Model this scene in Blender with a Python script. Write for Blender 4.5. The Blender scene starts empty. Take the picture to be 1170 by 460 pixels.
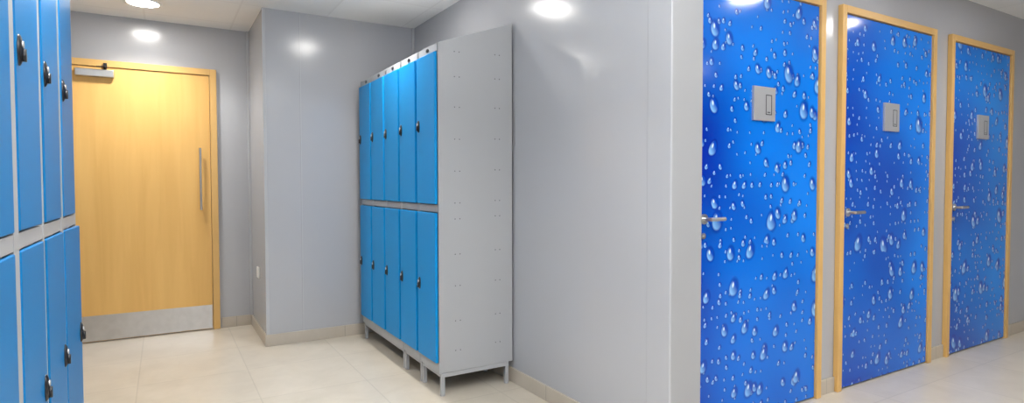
import bpy, bmesh, math
from mathutils import Vector, Matrix

S = bpy.context.scene
COL = S.collection
S.view_settings.view_transform = 'Standard'
S.view_settings.look = 'None'

# ------------------------------------------------------------------ materials
def new_mat(name):
    m = bpy.data.materials.new(name); m.use_nodes = True
    nt = m.node_tree
    return m, nt, nt.nodes['Principled BSDF']

def math_n(nt, op, a, b=None, c=None, clamp=False):
    n = nt.nodes.new('ShaderNodeMath'); n.operation = op; n.use_clamp = clamp
    for i, x in enumerate((a, b, c)):
        if x is None: continue
        if isinstance(x, (int, float)): n.inputs[i].default_value = x
        else: nt.links.new(x, n.inputs[i])
    return n.outputs[0]

def mix_n(nt, fac, a, b):
    n = nt.nodes.new('ShaderNodeMix'); n.data_type = 'RGBA'
    for i, x in ((0, fac), (6, a), (7, b)):
        if isinstance(x, (int, float)): n.inputs[i].default_value = x
        elif isinstance(x, tuple): n.inputs[i].default_value = (*x, 1)
        else: nt.links.new(x, n.inputs[i])
    return n.outputs[2]

def simple(name, col, rough=0.5, metal=0.0, noise=0.0, nscale=3.0, bump=0.0, bscale=200, spec=0.5):
    m, nt, b = new_mat(name)
    b.inputs['Roughness'].default_value = rough
    b.inputs['Metallic'].default_value = metal
    b.inputs['Specular IOR Level'].default_value = spec
    tc = nt.nodes.new('ShaderNodeTexCoord')
    nz = nt.nodes.new('ShaderNodeTexNoise'); nz.inputs['Scale'].default_value = nscale
    nt.links.new(tc.outputs['Object'], nz.inputs['Vector'])
    lo = tuple(c * (1 - noise) for c in col); hi = tuple(min(1, c * (1 + noise)) for c in col)
    nt.links.new(mix_n(nt, nz.outputs['Fac'], lo, hi), b.inputs['Base Color'])
    if bump:
        n2 = nt.nodes.new('ShaderNodeTexNoise'); n2.inputs['Scale'].default_value = bscale
        nt.links.new(tc.outputs['Object'], n2.inputs['Vector'])
        bp = nt.nodes.new('ShaderNodeBump'); bp.inputs['Strength'].default_value = bump
        bp.inputs['Distance'].default_value = 0.002
        nt.links.new(n2.outputs['Fac'], bp.inputs['Height'])
        nt.links.new(bp.outputs['Normal'], b.inputs['Normal'])
    return m

M_WALL = simple('wall_cladding', (0.405, 0.41, 0.43), 0.2, noise=0.02, nscale=1.2, bump=0.0, spec=0.65)
M_WALL2 = simple('wall_cladding_trim', (0.44, 0.445, 0.46), 0.2, noise=0.02)
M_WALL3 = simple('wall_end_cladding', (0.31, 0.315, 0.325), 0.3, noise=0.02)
M_GREY = simple('locker_grey', (0.37, 0.375, 0.385), 0.4, noise=0.02, bump=0.08, bscale=600)
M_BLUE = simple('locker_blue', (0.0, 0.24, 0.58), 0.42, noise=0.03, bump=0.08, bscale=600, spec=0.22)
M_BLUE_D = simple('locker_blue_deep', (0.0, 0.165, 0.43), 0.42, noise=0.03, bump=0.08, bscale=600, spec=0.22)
M_BLACK = simple('lock_black', (0.010, 0.010, 0.013), 0.3)
M_HOLE = simple('punched_hole', (0.08, 0.08, 0.09), 0.6)
M_STEEL = simple('brushed_steel', (0.58, 0.58, 0.58), 0.28, metal=1.0, noise=0.12, nscale=18)
M_SILVER = simple('silver_paint', (0.48, 0.49, 0.51), 0.35, metal=0.5)
M_PICTO = simple('pictogram_grey', (0.035, 0.04, 0.05), 0.4)
M_WHITE = simple('white_plastic', (0.8, 0.8, 0.78), 0.4)
M_FRAME = simple('frame_maple', (0.65, 0.395, 0.13), 0.4, noise=0.08, nscale=6)

def wood():
    m, nt, b = new_mat('maple_veneer')
    tc = nt.nodes.new('ShaderNodeTexCoord'); mp = nt.nodes.new('ShaderNodeMapping')
    mp.inputs['Scale'].default_value = (9, 9, 0.7)
    nt.links.new(tc.outputs['Object'], mp.inputs['Vector'])
    nz = nt.nodes.new('ShaderNodeTexNoise'); nz.inputs['Scale'].default_value = 1.6; nz.inputs['Detail'].default_value = 8
    nz.inputs['Distortion'].default_value = 0.6
    nt.links.new(mp.outputs['Vector'], nz.inputs['Vector'])
    r = nt.nodes.new('ShaderNodeValToRGB')
    r.color_ramp.elements[0].position = 0.3; r.color_ramp.elements[0].color = (0.66, 0.385, 0.115, 1)
    r.color_ramp.elements[1].position = 0.75; r.color_ramp.elements[1].color = (0.74, 0.455, 0.15, 1)
    nt.links.new(nz.outputs['Fac'], r.inputs['Fac']); nt.links.new(r.outputs['Color'], b.inputs['Base Color'])
    b.inputs['Roughness'].default_value = 0.4
    b.inputs['Specular IOR Level'].default_value = 0.35
    return m
M_WOOD = wood()

def tiled(name, base, lo, line, size, mortar, rough, loc=(0, 0, 0), ns=3.0):
    m, nt, b = new_mat(name)
    tc = nt.nodes.new('ShaderNodeTexCoord'); mp = nt.nodes.new('ShaderNodeMapping')
    mp.inputs['Location'].default_value = loc
    nt.links.new(tc.outputs['Object'], mp.inputs['Vector'])
    br = nt.nodes.new('ShaderNodeTexBrick'); br.offset = 0; br.squash = 1
    br.inputs['Scale'].default_value = 1.0
    br.inputs['Brick Width'].default_value = size; br.inputs['Row Height'].default_value = size
    br.inputs['Mortar Size'].default_value = mortar; br.inputs['Mortar Smooth'].default_value = 0.1
    br.inputs['Color1'].default_value = (*base, 1)
    br.inputs['Color2'].default_value = (*[c * 0.95 for c in base], 1)
    br.inputs['Mortar'].default_value = (*line, 1)
    nt.links.new(mp.outputs['Vector'], br.inputs['Vector'])
    nz = nt.nodes.new('ShaderNodeTexNoise'); nz.inputs['Scale'].default_value = ns; nz.inputs['Detail'].default_value = 10
    nz.inputs['Roughness'].default_value = 0.65; nz.inputs['Distortion'].default_value = 0.4
    nt.links.new(tc.outputs['Object'], nz.inputs['Vector'])
    mr = nt.nodes.new('ShaderNodeMapRange'); mr.inputs[1].default_value = 0.3; mr.inputs[2].default_value = 0.7
    nt.links.new(nz.outputs['Fac'], mr.inputs[0])
    mx = nt.nodes.new('ShaderNodeMix'); mx.data_type = 'RGBA'; mx.blend_type = 'MULTIPLY'; mx.inputs[0].default_value = 1
    nt.links.new(br.outputs['Color'], mx.inputs[6])
    nt.links.new(mix_n(nt, mr.outputs[0], lo, (1, 1, 1)), mx.inputs[7])
    nt.links.new(mx.outputs[2], b.inputs['Base Color'])
    b.inputs['Roughness'].default_value = rough
    return m
M_FLOOR = tiled('floor_tile', (0.575, 0.52, 0.435), (0.85, 0.84, 0.82), (0.47, 0.425, 0.355), 0.6, 0.0035, 0.28, (0.15, 0.1, 0), 4.0)
M_SKIRT = tiled('skirting_tile', (0.50, 0.445, 0.37), (0.88, 0.87, 0.85), (0.36, 0.33, 0.28), 0.6, 0.003, 0.35)
M_CEIL = tiled('ceiling_tile', (0.84, 0.845, 0.845), (0.97, 0.97, 0.97), (0.76, 0.76, 0.76), 0.6, 0.007, 0.8, (0.1, 0.2, 0))

def droplets(seed, tone=0.0, tint=0.0):
    m, nt, b = new_mat('droplet_print')
    L = nt.links
    tc = nt.nodes.new('ShaderNodeTexCoord')
    sp = nt.nodes.new('ShaderNodeSeparateXYZ'); L.new(tc.outputs['Object'], sp.inputs[0])
    X, Z = sp.outputs['X'], sp.outputs['Z']
    nz = nt.nodes.new('ShaderNodeTexNoise'); nz.noise_dimensions = '4D'; nz.inputs['W'].default_value = seed
    nz.inputs['Scale'].default_value = 1.2; nz.inputs['Detail'].default_value = 1
    L.new(tc.outputs['Object'], nz.inputs['Vector'])
    g = math_n(nt, 'MULTIPLY_ADD', X, 0.75, -0.14 + tone)
    g = math_n(nt, 'ADD', g, math_n(nt, 'MULTIPLY_ADD', nz.outputs['Fac'], 1.7, -0.65))
    g = math_n(nt, 'ADD', g, math_n(nt, 'MULTIPLY', Z, 0.09), clamp=True)
    col = mix_n(nt, g, (0.0, 0.020, 0.33), (0.0, 0.20 + tint, 0.80))
    def layer(col, scale, rmin, rmax, prob, off, stretch):
        cx = nt.nodes.new('ShaderNodeCombineXYZ')
        L.new(math_n(nt, 'ADD', X, off), cx.inputs[0])
        L.new(math_n(nt, 'MULTIPLY_ADD', Z, stretch, off * 1.7), cx.inputs[1])
        v = nt.nodes.new('ShaderNodeTexVoronoi'); v.voronoi_dimensions = '2D'; v.feature = 'F1'
        v.inputs['Scale'].default_value = scale; v.inputs['Randomness'].default_value = 0.78
        L.new(cx.outputs[0], v.inputs['Vector'])
        sub = nt.nodes.new('ShaderNodeVectorMath'); sub.operation = 'SUBTRACT'
        L.new(cx.outputs[0], sub.inputs[0]); L.new(v.outputs['Position'], sub.inputs[1])
        s2 = nt.nodes.new('ShaderNodeSeparateXYZ'); L.new(sub.outputs[0], s2.inputs[0])
        rc = nt.nodes.new('ShaderNodeSeparateColor'); L.new(v.outputs['Color'], rc.inputs[0])
        lx = math_n(nt, 'MULTIPLY', s2.outputs[0], scale); ly = math_n(nt, 'MULTIPLY', s2.outputs[1], scale)
        lean = math_n(nt, 'MULTIPLY_ADD', rc.outputs[2], -0.6, 0.15)
        lx = math_n(nt, 'ADD', lx, math_n(nt, 'MULTIPLY', ly, lean))
        r2 = math_n(nt, 'MULTIPLY', rc.outputs[0], rc.outputs[0])
        rad = math_n(nt, 'MULTIPLY_ADD', r2, rmax - rmin, rmin)
        present = math_n(nt, 'LESS_THAN', rc.outputs[1], prob)
        # roundness varies between drops
        wob = math_n(nt, 'MULTIPLY_ADD', math_n(nt, 'DIVIDE', ly, rad), math_n(nt, 'MULTIPLY', rc.outputs[2], 0.18), 1.0)
        nx = math_n(nt, 'DIVIDE', math_n(nt, 'MULTIPLY', lx, wob), rad)
        ny = math_n(nt, 'DIVIDE', ly, rad)
        d = math_n(nt, 'SQRT', math_n(nt, 'ADD', math_n(nt, 'MULTIPLY', nx, nx), math_n(nt, 'MULTIPLY', ny, ny)))
        mask = math_n(nt, 'MULTIPLY', math_n(nt, 'SUBTRACT', 1.07, d), 4.0, clamp=True)
        mask = math_n(nt, 'MULTIPLY', mask, present)
        sh = math_n(nt, 'ADD', math_n(nt, 'MULTIPLY', nx, -0.45), math_n(nt, 'MULTIPLY', ny, -0.45))
        sh = math_n(nt, 'MULTIPLY_ADD', sh, 1.1, 0.32, clamp=True)
        body = mix_n(nt, sh, (0.0, 0.06, 0.44), (0.24, 0.54, 0.88))
        hx = math_n(nt, 'ADD', nx, 0.22); hy = math_n(nt, 'SUBTRACT', ny, 0.32)
        hd = math_n(nt, 'SQRT', math_n(nt, 'ADD', math_n(nt, 'MULTIPLY', hx, math_n(nt, 'MULTIPLY', hx, 2.0)), math_n(nt, 'MULTIPLY', hy, hy)))
        hi = math_n(nt, 'MULTIPLY', math_n(nt, 'SUBTRACT', 0.42, hd), 3.6, clamp=True)
        body = mix_n(nt, hi, body, (0.66, 0.84, 0.97))
        rim = math_n(nt, 'MULTIPLY', math_n(nt, 'MULTIPLY', math_n(nt, 'SUBTRACT', 1.45, d), 2.2, clamp=True), present)
        col = mix_n(nt, math_n(nt, 'MULTIPLY', rim, 0.6), col, (0.0, 0.014, 0.25))
        return mix_n(nt, mask, col, body)
    col = layer(col, 21, 0.14, 0.27, 0.38, 3.1 + seed, 0.90)
    col = layer(col, 12.5, 0.15, 0.29, 0.48, 7.7 + seed, 0.84)
    col = layer(col, 7.4, 0.16, 0.29, 0.42, 1.3 + seed, 0.76)
    L.new(col, b.inputs['Base Color'])
    b.inputs['Roughness'].default_value = 0.12
    b.inputs['Specular IOR Level'].default_value = 0.35
    return m

def emis(name, col, s):
    m, nt, b = new_mat(name)
    b.inputs['Base Color'].default_value = (*col, 1)
    b.inputs['Emission Color'].default_value = (*col, 1)
    b.inputs['Emission Strength'].default_value = s
    return m
M_LAMP = emis('lamp_diffuser', (1.0, 0.97, 0.92), 85)

# ------------------------------------------------------------------ geometry helpers
def bm_box(bm, x0, y0, z0, x1, y1, z1, mi=0):
    r = bmesh.ops.create_cube(bm, size=1)
    bmesh.ops.scale(bm, vec=(x1 - x0, y1 - y0, z1 - z0), verts=r['verts'])
    bmesh.ops.translate(bm, vec=((x0 + x1) / 2, (y0 + y1) / 2, (z0 + z1) / 2), verts=r['verts'])
    for v in r['verts']:
        for f in v.link_faces: f.material_index = mi
    return r['verts']

def bm_cyl(bm, c, r, h, axis='Z', seg=24, mi=0, r2=None, sc=(1, 1, 1)):
    q = bmesh.ops.create_cone(bm, cap_ends=True, segments=seg, radius1=r, radius2=r if r2 is None else r2, depth=h)
    bmesh.ops.scale(bm, vec=sc, verts=q['verts'])
    if axis == 'X': bmesh.ops.rotate(bm, cent=(0, 0, 0), matrix=Matrix.Rotation(math.pi / 2, 3, 'Y'), verts=q['verts'])
    if axis == 'Y': bmesh.ops.rotate(bm, cent=(0, 0, 0), matrix=Matrix.Rotation(math.pi / 2, 3, 'X'), verts=q['verts'])
    bmesh.ops.translate(bm, vec=c, verts=q['verts'])
    for v in q['verts']:
        for f in v.link_faces: f.material_index = mi
    return q['verts']

def bm_prism(bm, pts, y0, y1, mi=0):
    a = [bm.verts.new((x, y0, z)) for x, z in pts]; b = [bm.verts.new((x, y1, z)) for x, z in pts]
    n = len(pts)
    fs = [bm.faces.new(a), bm.faces.new(b[::-1])]
    for i in range(n):
        fs.append(bm.faces.new((a[i], b[i], b[(i + 1) % n], a[(i + 1) % n])))
    for f in fs: f.material_index = mi

def finish(bm, name, mats, loc=(0, 0, 0), parent=None, bevel=0.0, smooth=False, seg=2):
    bmesh.ops.recalc_face_normals(bm, faces=bm.faces[:])
    me = bpy.data.meshes.new(name); bm.to_mesh(me); bm.free()
    for m in (mats if isinstance(mats, (list, tuple)) else [mats]): me.materials.append(m)
    o = bpy.data.objects.new(name, me); COL.objects.link(o)
    o.location = loc
    if parent: o.parent = parent
    if smooth:
        for p in me.polygons: p.use_smooth = len(p.vertices) <= 4
    if bevel:
        md = o.modifiers.new('Bevel', 'BEVEL'); md.width = bevel; md.segments = seg; md.limit_method = 'ANGLE'
        md.angle_limit = math.radians(40)
    return o

def empty(name, loc, rotz=0.0, **props):
    e = bpy.data.objects.new(name, None); COL.objects.link(e); e.location = loc; e.rotation_euler = (0, 0, rotz)
    e.empty_display_size = 0.1
    for k, v in props.items(): e[k] = v
    return e

def box(name, x0, y0, z0, x1, y1, z1, mat, bevel=0.0, **props):
    bm = bmesh.new(); cx, cy = (x0 + x1) / 2, (y0 + y1) / 2
    bm_box(bm, x0 - cx, y0 - cy, 0, x1 - cx, y1 - cy, z1 - z0)
    o = finish(bm, name, mat, (cx, cy, z0), bevel=bevel)
    for k, v in props.items(): o[k] = v
    return o
ST = dict(kind='structure')

# ------------------------------------------------------------------ key dimensions (metres)
XL, XB, XW = 1.3164, 1.792, 1.8054
YL0, CW = 3.004, 0.2947
YJ, XJ, YD = 4.6151, 0.6403, 5.4172
YB, YC, XC, ZC = 1.9245, 1.7465, 1.985, 2.4807
XR, YF, XLW = 7.0, -1.8, -0.82

# ------------------------------------------------------------------ room shell
def slab(name, x0, y0, x1, y1, z0, z1, mat):
    bm = bmesh.new(); bm_box(bm, x0, y0, z0, x1, y1, z1)
    o = finish(bm, name, mat); o['kind'] = 'structure'; return o
slab('floor', XLW - .1, YF - .1, XR + .1, YD + .1, -0.08, 0, M_FLOOR)
slab('ceiling', XLW - .1, YF - .1, XR + .1, YD + .1, ZC, ZC + .08, M_CEIL)
slab('wall_left', XLW - .1, YF, XLW, YD, 0, ZC, M_WALL)
slab('wall_back', XLW - .1, YD, XJ + .02, YD + .1, 0, ZC, M_WALL)
slab('wall_boxing', XJ, YJ, XW + .01, YD + .1, 0, ZC, M_WALL)
slab('wall_partition', XW, YC, XC, YD + .1, 0, ZC, M_WALL)
slab('wall_cubicles', XC, YB, XR, YB + .12, 0, ZC, M_WALL)
slab('wall_right', XR, YF, XR + .1, YB + .12, 0, ZC, M_WALL)
slab('wall_front', XLW - .1, YF - .1, XR + .1, YF, 0, ZC, M_WALL)

n = [0]
def trim(x0, y0, z0, x1, y1, z1, mat, bevel=0.0):
    n[0] += 1
    return box('trim_%d' % n[0], x0, y0, z0, x1, y1, z1, mat, bevel, **ST)
trim(XW - .004, YC - .0055, 0, XW + .012, 1.88, ZC, M_WALL, 0.004)
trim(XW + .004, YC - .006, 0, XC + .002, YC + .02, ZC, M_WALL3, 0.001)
trim(.896, YJ - .003, .086, .904, YJ, ZC, M_WALL2)
trim(XJ - .004, YJ - .004, .086, XJ + .02, YJ + .02, ZC, M_WALL2, 0.003)
trim(XJ - .02, YD - .02, .086, XJ + .001, YD + .001, ZC, M_WALL2, 0.003)
trim(XW - .02, YJ - .02, .086, XW + .001, YJ + .001, ZC, M_WALL2, 0.003)

SK, ST_T = 0.086, 0.012
def skirt(side, x0, y0, x1, y1): box('baseboard_' + side, x0, y0, 0, x1, y1, SK, M_SKIRT, 0.002, **ST)
skirt('partition', XW - ST_T, 1.88, XW, YJ)
skirt('boxing_front', XJ - ST_T, YJ - ST_T, XW - ST_T, YJ)
skirt('boxing_side', XJ - ST_T, YJ, XJ, YD - ST_T)
skirt('back', .40, YD - ST_T, XJ - ST_T, YD)
skirt('left', XLW, YF, XLW + ST_T, YD)

# ------------------------------------------------------------------ lockers
DEPTH = XB - XL
Z_B, Z_F, Z_BK = 0.132, 1.980, 2.145
ZU0, ZU1, ZL0, ZL1 = 1.085, 1.9325, 0.190, 1.035

def mk_lock(parent, y, z, s=1.0, px=.018):
    bm = bmesh.new()
    q = bmesh.ops.create_uvsphere(bm, u_segments=24, v_segments=14, radius=1.0)['verts']   # domed oval housing
    bmesh.ops.scale(bm, vec=(.009 * s, .017 * s, .036 * s), verts=q)
    bm_cyl(bm, (-.007 * s, 0, .012 * s), 0.008 * s, 0.006, 'X', 20, 1)
    bm_box(bm, -.014 * s, -.0035 * s, -.026 * s, -.004 * s, .0035 * s, .002 * s, 0)
    return finish(bm, 'lock', [M_BLACK, M_SILVER], (-px - .0005, y, z), parent, 0, smooth=True)

def mk_locker(name, loc, rot, ncol, cw, label, blue, flip_lower=False, lower_ajar=(), lock_s=1.0, holes=True, gap=.030, px=.018):
    e = empty(name, loc, rot, label=label, category='locker', group='two-tier changing room lockers')
    W = ncol * cw - .003
    bm = bmesh.new()
    t = 0.012
    bm_prism(bm, [(.022, Z_B), (DEPTH, Z_B), (DEPTH, Z_BK), (.022, Z_F + .008)], 0.001, W - .001)
    for s in (0.0005, W - .0125):
        bm_prism(bm, [(0, Z_B), (.023, Z_B), (.023, Z_F + .009), (0, Z_F)], s, s + t)
    for i in range(1, ncol):
        g = gap / 2 - .003
        bm_box(bm, 0, i * cw - g, Z_B, .023, i * cw + g, Z_F - .01)
    bm_prism(bm, [(0, ZU1 + .006), (.023, ZU1 + .006), (.023, Z_F + .008), (0, Z_F)], .003, W - .003)
    bm_box(bm, 0.001, .003, ZL1 + .005, .023, W - .003, ZU0 - .005)
    bm_box(bm, 0.001, .003, Z_B, .023, W - .003, ZL0 - .005)
    if holes:
        for zz in (.25, .42, .62, .80, 1.0, 1.09, 1.27, 1.45, 1.63, 1.80, 1.94):
            for xx in (.10, .13, .36, .39):
                bm_cyl(bm, (xx, .0008, zz + (.01 if xx > .2 else 0)), .0034, .0016, 'Y', 8, 1)
    finish(bm, 'body', [M_GREY, M_HOLE], (0, 0, 0), e, 0.0012)
    for i in range(ncol):
        for tier, (z0, z1) in enumerate(((ZL0, ZL1), (ZU0, ZU1))):
            h = z1 - z0; wd = cw - gap
            flip = flip_lower and tier == 0
            bm = bmesh.new()
            ya, yb = (0, wd) if not flip else (-wd, 0)
            bm_box(bm, -px, ya, 0, .010 if px < .012 else -.001, yb, h)
            o0 = gap / 2 - .0015
            d = finish(bm, 'door', [blue], (0, i * cw + (o0 if not flip else o0 + wd), z0), e, 0.004, seg=3)
            if tier == 0 and i < len(lower_ajar) and lower_ajar[i]:
                d.rotation_euler = (0, 0, math.radians(lower_ajar[i]) * (1 if not flip else -1))
            ly = (wd - .032) if not flip else (-wd + .032)
            lz = h * (.53 if tier == 1 else .50)
            mk_lock(d, ly, lz, lock_s, px)
        bm = bmesh.new()
        bm_cyl(bm, (0, 0, 0), .013, .003, 'X', 24, 0)
        bmesh.ops.scale(bm, vec=(1, 1.5, .8), verts=bm.verts[:])
        finish(bm, 'number_plate', [M_BLACK], (-.002, (i + .5) * cw, ZU1 + .027), e)
    zr = Z_B - .026
    bm = bmesh.new()
    for x in (.012, DEPTH - .047): bm_box(bm, x, .027, zr, x + .022, W - .027, Z_B - .001)
    for y in (.003, W - .025): bm_box(bm, .012, y, zr, DEPTH - .025, y + .022, Z_B - .001)
    finish(bm, 'stand_frame', M_GREY, (0, 0, 0), e, 0.002)
    for x in (.012, DEPTH - .047):
        for y in (.003, W - .025):
            bm = bmesh.new()
            bm_box(bm, 0, 0, .010, .022, .022, zr + .001)
            bm_cyl(bm, (.011, .011, .005), .0145, .010, 'Z', 20)
            finish(bm, 'leg', M_GREY, (x, y, 0), e, 0.002)
    return e

mk_locker('locker', (XL, YL0, 0), 0, 1, CW, 'single-column grey locker with punched side panel, two blue doors, sloping top', M_BLUE)
mk_locker('locker', (XL, YL0 + CW, 0), 0, 1, CW, 'single-column grey locker with two blue doors, between other lockers', M_BLUE, holes=False)
mk_locker('locker', (XL, YL0 + 2 * CW, 0), 0, 3, CW, 'three-column grey steel locker with six blue doors beside the wall corner', M_BLUE, holes=False)
LX, LY, LW = -0.306, 2.93, 0.37
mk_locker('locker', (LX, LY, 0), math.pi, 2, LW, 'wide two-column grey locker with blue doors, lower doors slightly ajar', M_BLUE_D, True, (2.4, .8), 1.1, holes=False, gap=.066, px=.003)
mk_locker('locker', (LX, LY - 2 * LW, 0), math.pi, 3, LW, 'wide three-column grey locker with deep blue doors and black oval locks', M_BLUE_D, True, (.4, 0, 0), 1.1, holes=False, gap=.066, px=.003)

# ------------------------------------------------------------------ wooden door
def arch(bm, x0, x1, ztop, fw, y0, y1):
    bm_box(bm, x0, y0, 0, x0 + fw, y1, ztop); bm_box(bm, x1 - fw, y0, 0, x1, y1, ztop)
    bm_box(bm, x0 + fw, y0, ztop - fw, x1 - fw, y1, ztop)

dx0, dx1, dzt = -0.64, 0.39, 2.135
e = empty('door_1', ((dx0 + dx1) / 2, YD, 0), label='pale maple veneer door with steel kick plate and pull bar', **ST)
cx = (dx0 + dx1) / 2; hw = (dx1 - dx0) / 2
bm = bmesh.new(); arch(bm, -hw, hw, dzt, .05, -.03, .0)
finish(bm, 'frame', M_FRAME, (0, 0, 0), e, 0.003)
bm = bmesh.new(); bm_box(bm, -hw + .053, -.018, .008, hw - .053, -.001, dzt - .053)
finish(bm, 'leaf', M_WOOD, (0, 0, 0), e, 0.002)
bm = bmesh.new(); bm_box(bm, -hw + .058, -.021, .012, hw - .058, -.018, .205)
finish(bm, 'kick_plate', M_STEEL, (0, 0, 0), e)
bm = bmesh.new()
bm_cyl(bm, (0, 0, 0), .0085, .50, 'Z', 20)
for zz in (-.2, .2): bm_cyl(bm, (0, .022, zz), .006, .045, 'Y', 16)
finish(bm, 'pull_handle', M_STEEL, (.262 - cx, -.064, 1.24), e)
bm = bmesh.new()
bm_box(bm, 0, -.045, 0, .24, 0, .056, 0)
finish(bm, 'door_closer', M_STEEL, (-.545 - cx, -.018, 2.003), e, 0.006)
bm = bmesh.new()
bm_cyl(bm, (0, 0, .004), .010, .016, 'Z', 16)
bm_box(bm, -.008, -.05, .010, .008, 0, .015)
bm_box(bm, -.05, -.056, .013, .006, -.044, .018)
bm_box(bm, -.01, -.012, .012, .012, .01, .050)
finish(bm, 'closer_arm', M_BLACK, (-.36 - cx, -.040, 2.060), e, 0.001)

# ------------------------------------------------------------------ cubicle doors
def cubicle(nm, x0, x1, seed, label, tone=0.0, tint=0.0):
    e = empty(nm, (x0, YB, 0), label=label, **ST)
    w = x1 - x0; zt = 2.205; fw = .042
    bm = bmesh.new(); arch(bm, 0, w, zt, fw, -.030, 0)
    finish(bm, 'frame', M_FRAME, (0, 0, 0), e, 0.003)
    bm = bmesh.new(); bm_box(bm, 0, -.016, .01, w - 2 * fw - .008, -.001, zt - fw - .004)
    finish(bm, 'leaf', droplets(seed, tone, tint), (fw + .004, 0, 0), e, 0.002)
    bm = bmesh.new()
    bm_cyl(bm, (0, -.005, 0), .024, .010, 'Y', 28)
    bm_cyl(bm, (0, -.03, 0), .009, .045, 'Y', 20)
    bm_cyl(bm, (.043, -.05, 0), .009, .102, 'X', 20)
    finish(bm, 'lever_handle', M_STEEL, (fw + .048, -.016, 1.03), e, 0.002)
    bm = bmesh.new()
    bm_cyl(bm, (0, -.003, 0), .014, .006, 'Y', 28); bm_cyl(bm, (0, -.007, 0), .005, .006, 'Y', 16)
    finish(bm, 'lock_indicator', M_STEEL, (fw + .046, -.016, .95), e)
    bm = bmesh.new(); s = .085
    bm_box(bm, -s, -.012, -s, s, 0, s, 0)
    def fr(x0_, z0_, x1_, z1_, t, mi):
        for a in ((x0_, z0_, x0_ + t, z1_), (x1_ - t, z0_, x1_, z1_), (x0_, z0_, x1_, z0_ + t), (x0_, z1_ - t, x1_, z1_)):
            bm_box(bm, a[0], -.0132, a[1], a[2], -.011, a[3], mi)
    fr(.008, -.055, .056, .047, .0045, 1)
    bm_box(bm, .020, -.0132, -.044, .044, -.011, -.039, 1)
    finish(bm, 'sign_plate', [M_SILVER, M_PICTO], (w / 2, -.016, 1.60), e, 0.001)
    return e
cubicle('door_2', 2.10, 3.14, 0.0, 'cubicle door printed with blue water droplets, maple frame', .06)
cubicle('door_3', 3.30, 4.39, 4.3, 'cubicle door printed with blue water droplets, maple frame', .14)
cubicle('door_4', 4.60, 5.60, 9.1, 'cubicle door printed with blue water droplets, maple frame', .16, .03)
skirt('cubicles', 3.142, YB - ST_T, 3.298, YB)
skirt('cubicles_middle', 4.392, YB - ST_T, 4.598, YB)
skirt('cubicles_end', 5.602, YB - ST_T, XR, YB)

# ------------------------------------------------------------------ switch on boxing side
e = empty('wall_switch', (XJ, 5.0, 0.5), label='small white plastic switch plate on the grey boxing wall', category='switch')
bm = bmesh.new(); bm_box(bm, -.010, -.043, -.043, 0, .043, .043); finish(bm, 'plate', M_WHITE, (0, 0, 0), e, 0.003)
bm = bmesh.new(); bm_box(bm, -.014, -.012, -.016, -.009, .012, .016); finish(bm, 'rocker', M_WHITE, (0, 0, 0), e, 0.001)

# ------------------------------------------------------------------ ceiling lights
for (x, y, pw) in ((-.10, 4.92, 11), (1.15, 3.55, 11), (-.08, 2.2, 12), (1.15, .9, 6), (2.3, .7, 3), (3.5, 1.13, 4), (4.72, 1.1, 4), (.6, -.9, 9), (3.0, -.9, 9), (5.2, -.9, 12)):
    e = empty('ceiling_light', (x, y, ZC), label='round recessed white downlight in the tiled ceiling', category='ceiling light', group='recessed downlights')
    bm = bmesh.new(); N = 40; rows = []
    for rr, zz in [(0.118, 0), (.116, -.006), (.100, -.008), (.096, -.004), (.096, -.001)]:
        rows.append([bm.verts.new((rr * math.cos(2 * math.pi * k / N), rr * math.sin(2 * math.pi * k / N), zz)) for k in range(N)])
    for a, b_ in zip(rows, rows[1:]):
        for k in range(N): bm.faces.new((a[k], a[(k + 1) % N], b_[(k + 1) % N], b_[k]))
    finish(bm, 'trim_ring', M_WHITE, (0, 0, 0), e, smooth=True)
    bm = bmesh.new(); bm_cyl(bm, (0, 0, -.002), .096, .003, 'Z', 40)
    finish(bm, 'diffuser', M_LAMP, (0, 0, 0), e)
    l = bpy.data.lights.new('downlight', 'AREA'); l.shape = 'DISK'; l.size = .17; l.energy = pw; l.color = (1, .98, .95)
    l.spread = math.radians(125)
    lo = bpy.data.objects.new('downlight', l); COL.objects.link(lo); lo.location = (0, 0, -.012); lo.parent = e

# added unseen fill lamp near the camera, aimed up to brighten the ceiling
l = bpy.data.lights.new('ceiling_fill', 'AREA'); l.size = .8; l.energy = 140; l.color = (.95, .98, 1)
lo = bpy.data.objects.new('ceiling_fill', l); COL.objects.link(lo); lo.location = (.5, .1, 1.6); lo.rotation_euler = (math.radians(180), 0, 0)

w = bpy.data.worlds.new('World'); S.world = w; w.use_nodes = True
w.node_tree.nodes['Background'].inputs[0].default_value = (.8, .85, .9, 1); w.node_tree.nodes['Background'].inputs[1].default_value = .3

# ------------------------------------------------------------------ camera
yaw, pitch, roll, f = 0.5376, 0.0308, -0.0019, 668.35
cd = bpy.data.cameras.new('camera'); cam = bpy.data.objects.new('camera', cd); COL.objects.link(cam)
cd.sensor_fit = 'HORIZONTAL'; cd.sensor_width = 36; cd.lens = 36 * f / 1170; cd.clip_start = .02
F = Vector((math.sin(yaw) * math.cos(pitch), math.cos(yaw) * math.cos(pitch), -math.sin(pitch)))
R = Vector((math.cos(yaw), -math.sin(yaw), 0)); U = R.cross(F)
R2 = R * math.cos(roll) + U * math.sin(roll); U2 = -R * math.sin(roll) + U * math.cos(roll)
m = Matrix((R2, U2, -F)).transposed().to_4x4(); m.translation = Vector((0, 0, 1.2))
cam.matrix_world = m
S.camera = cam
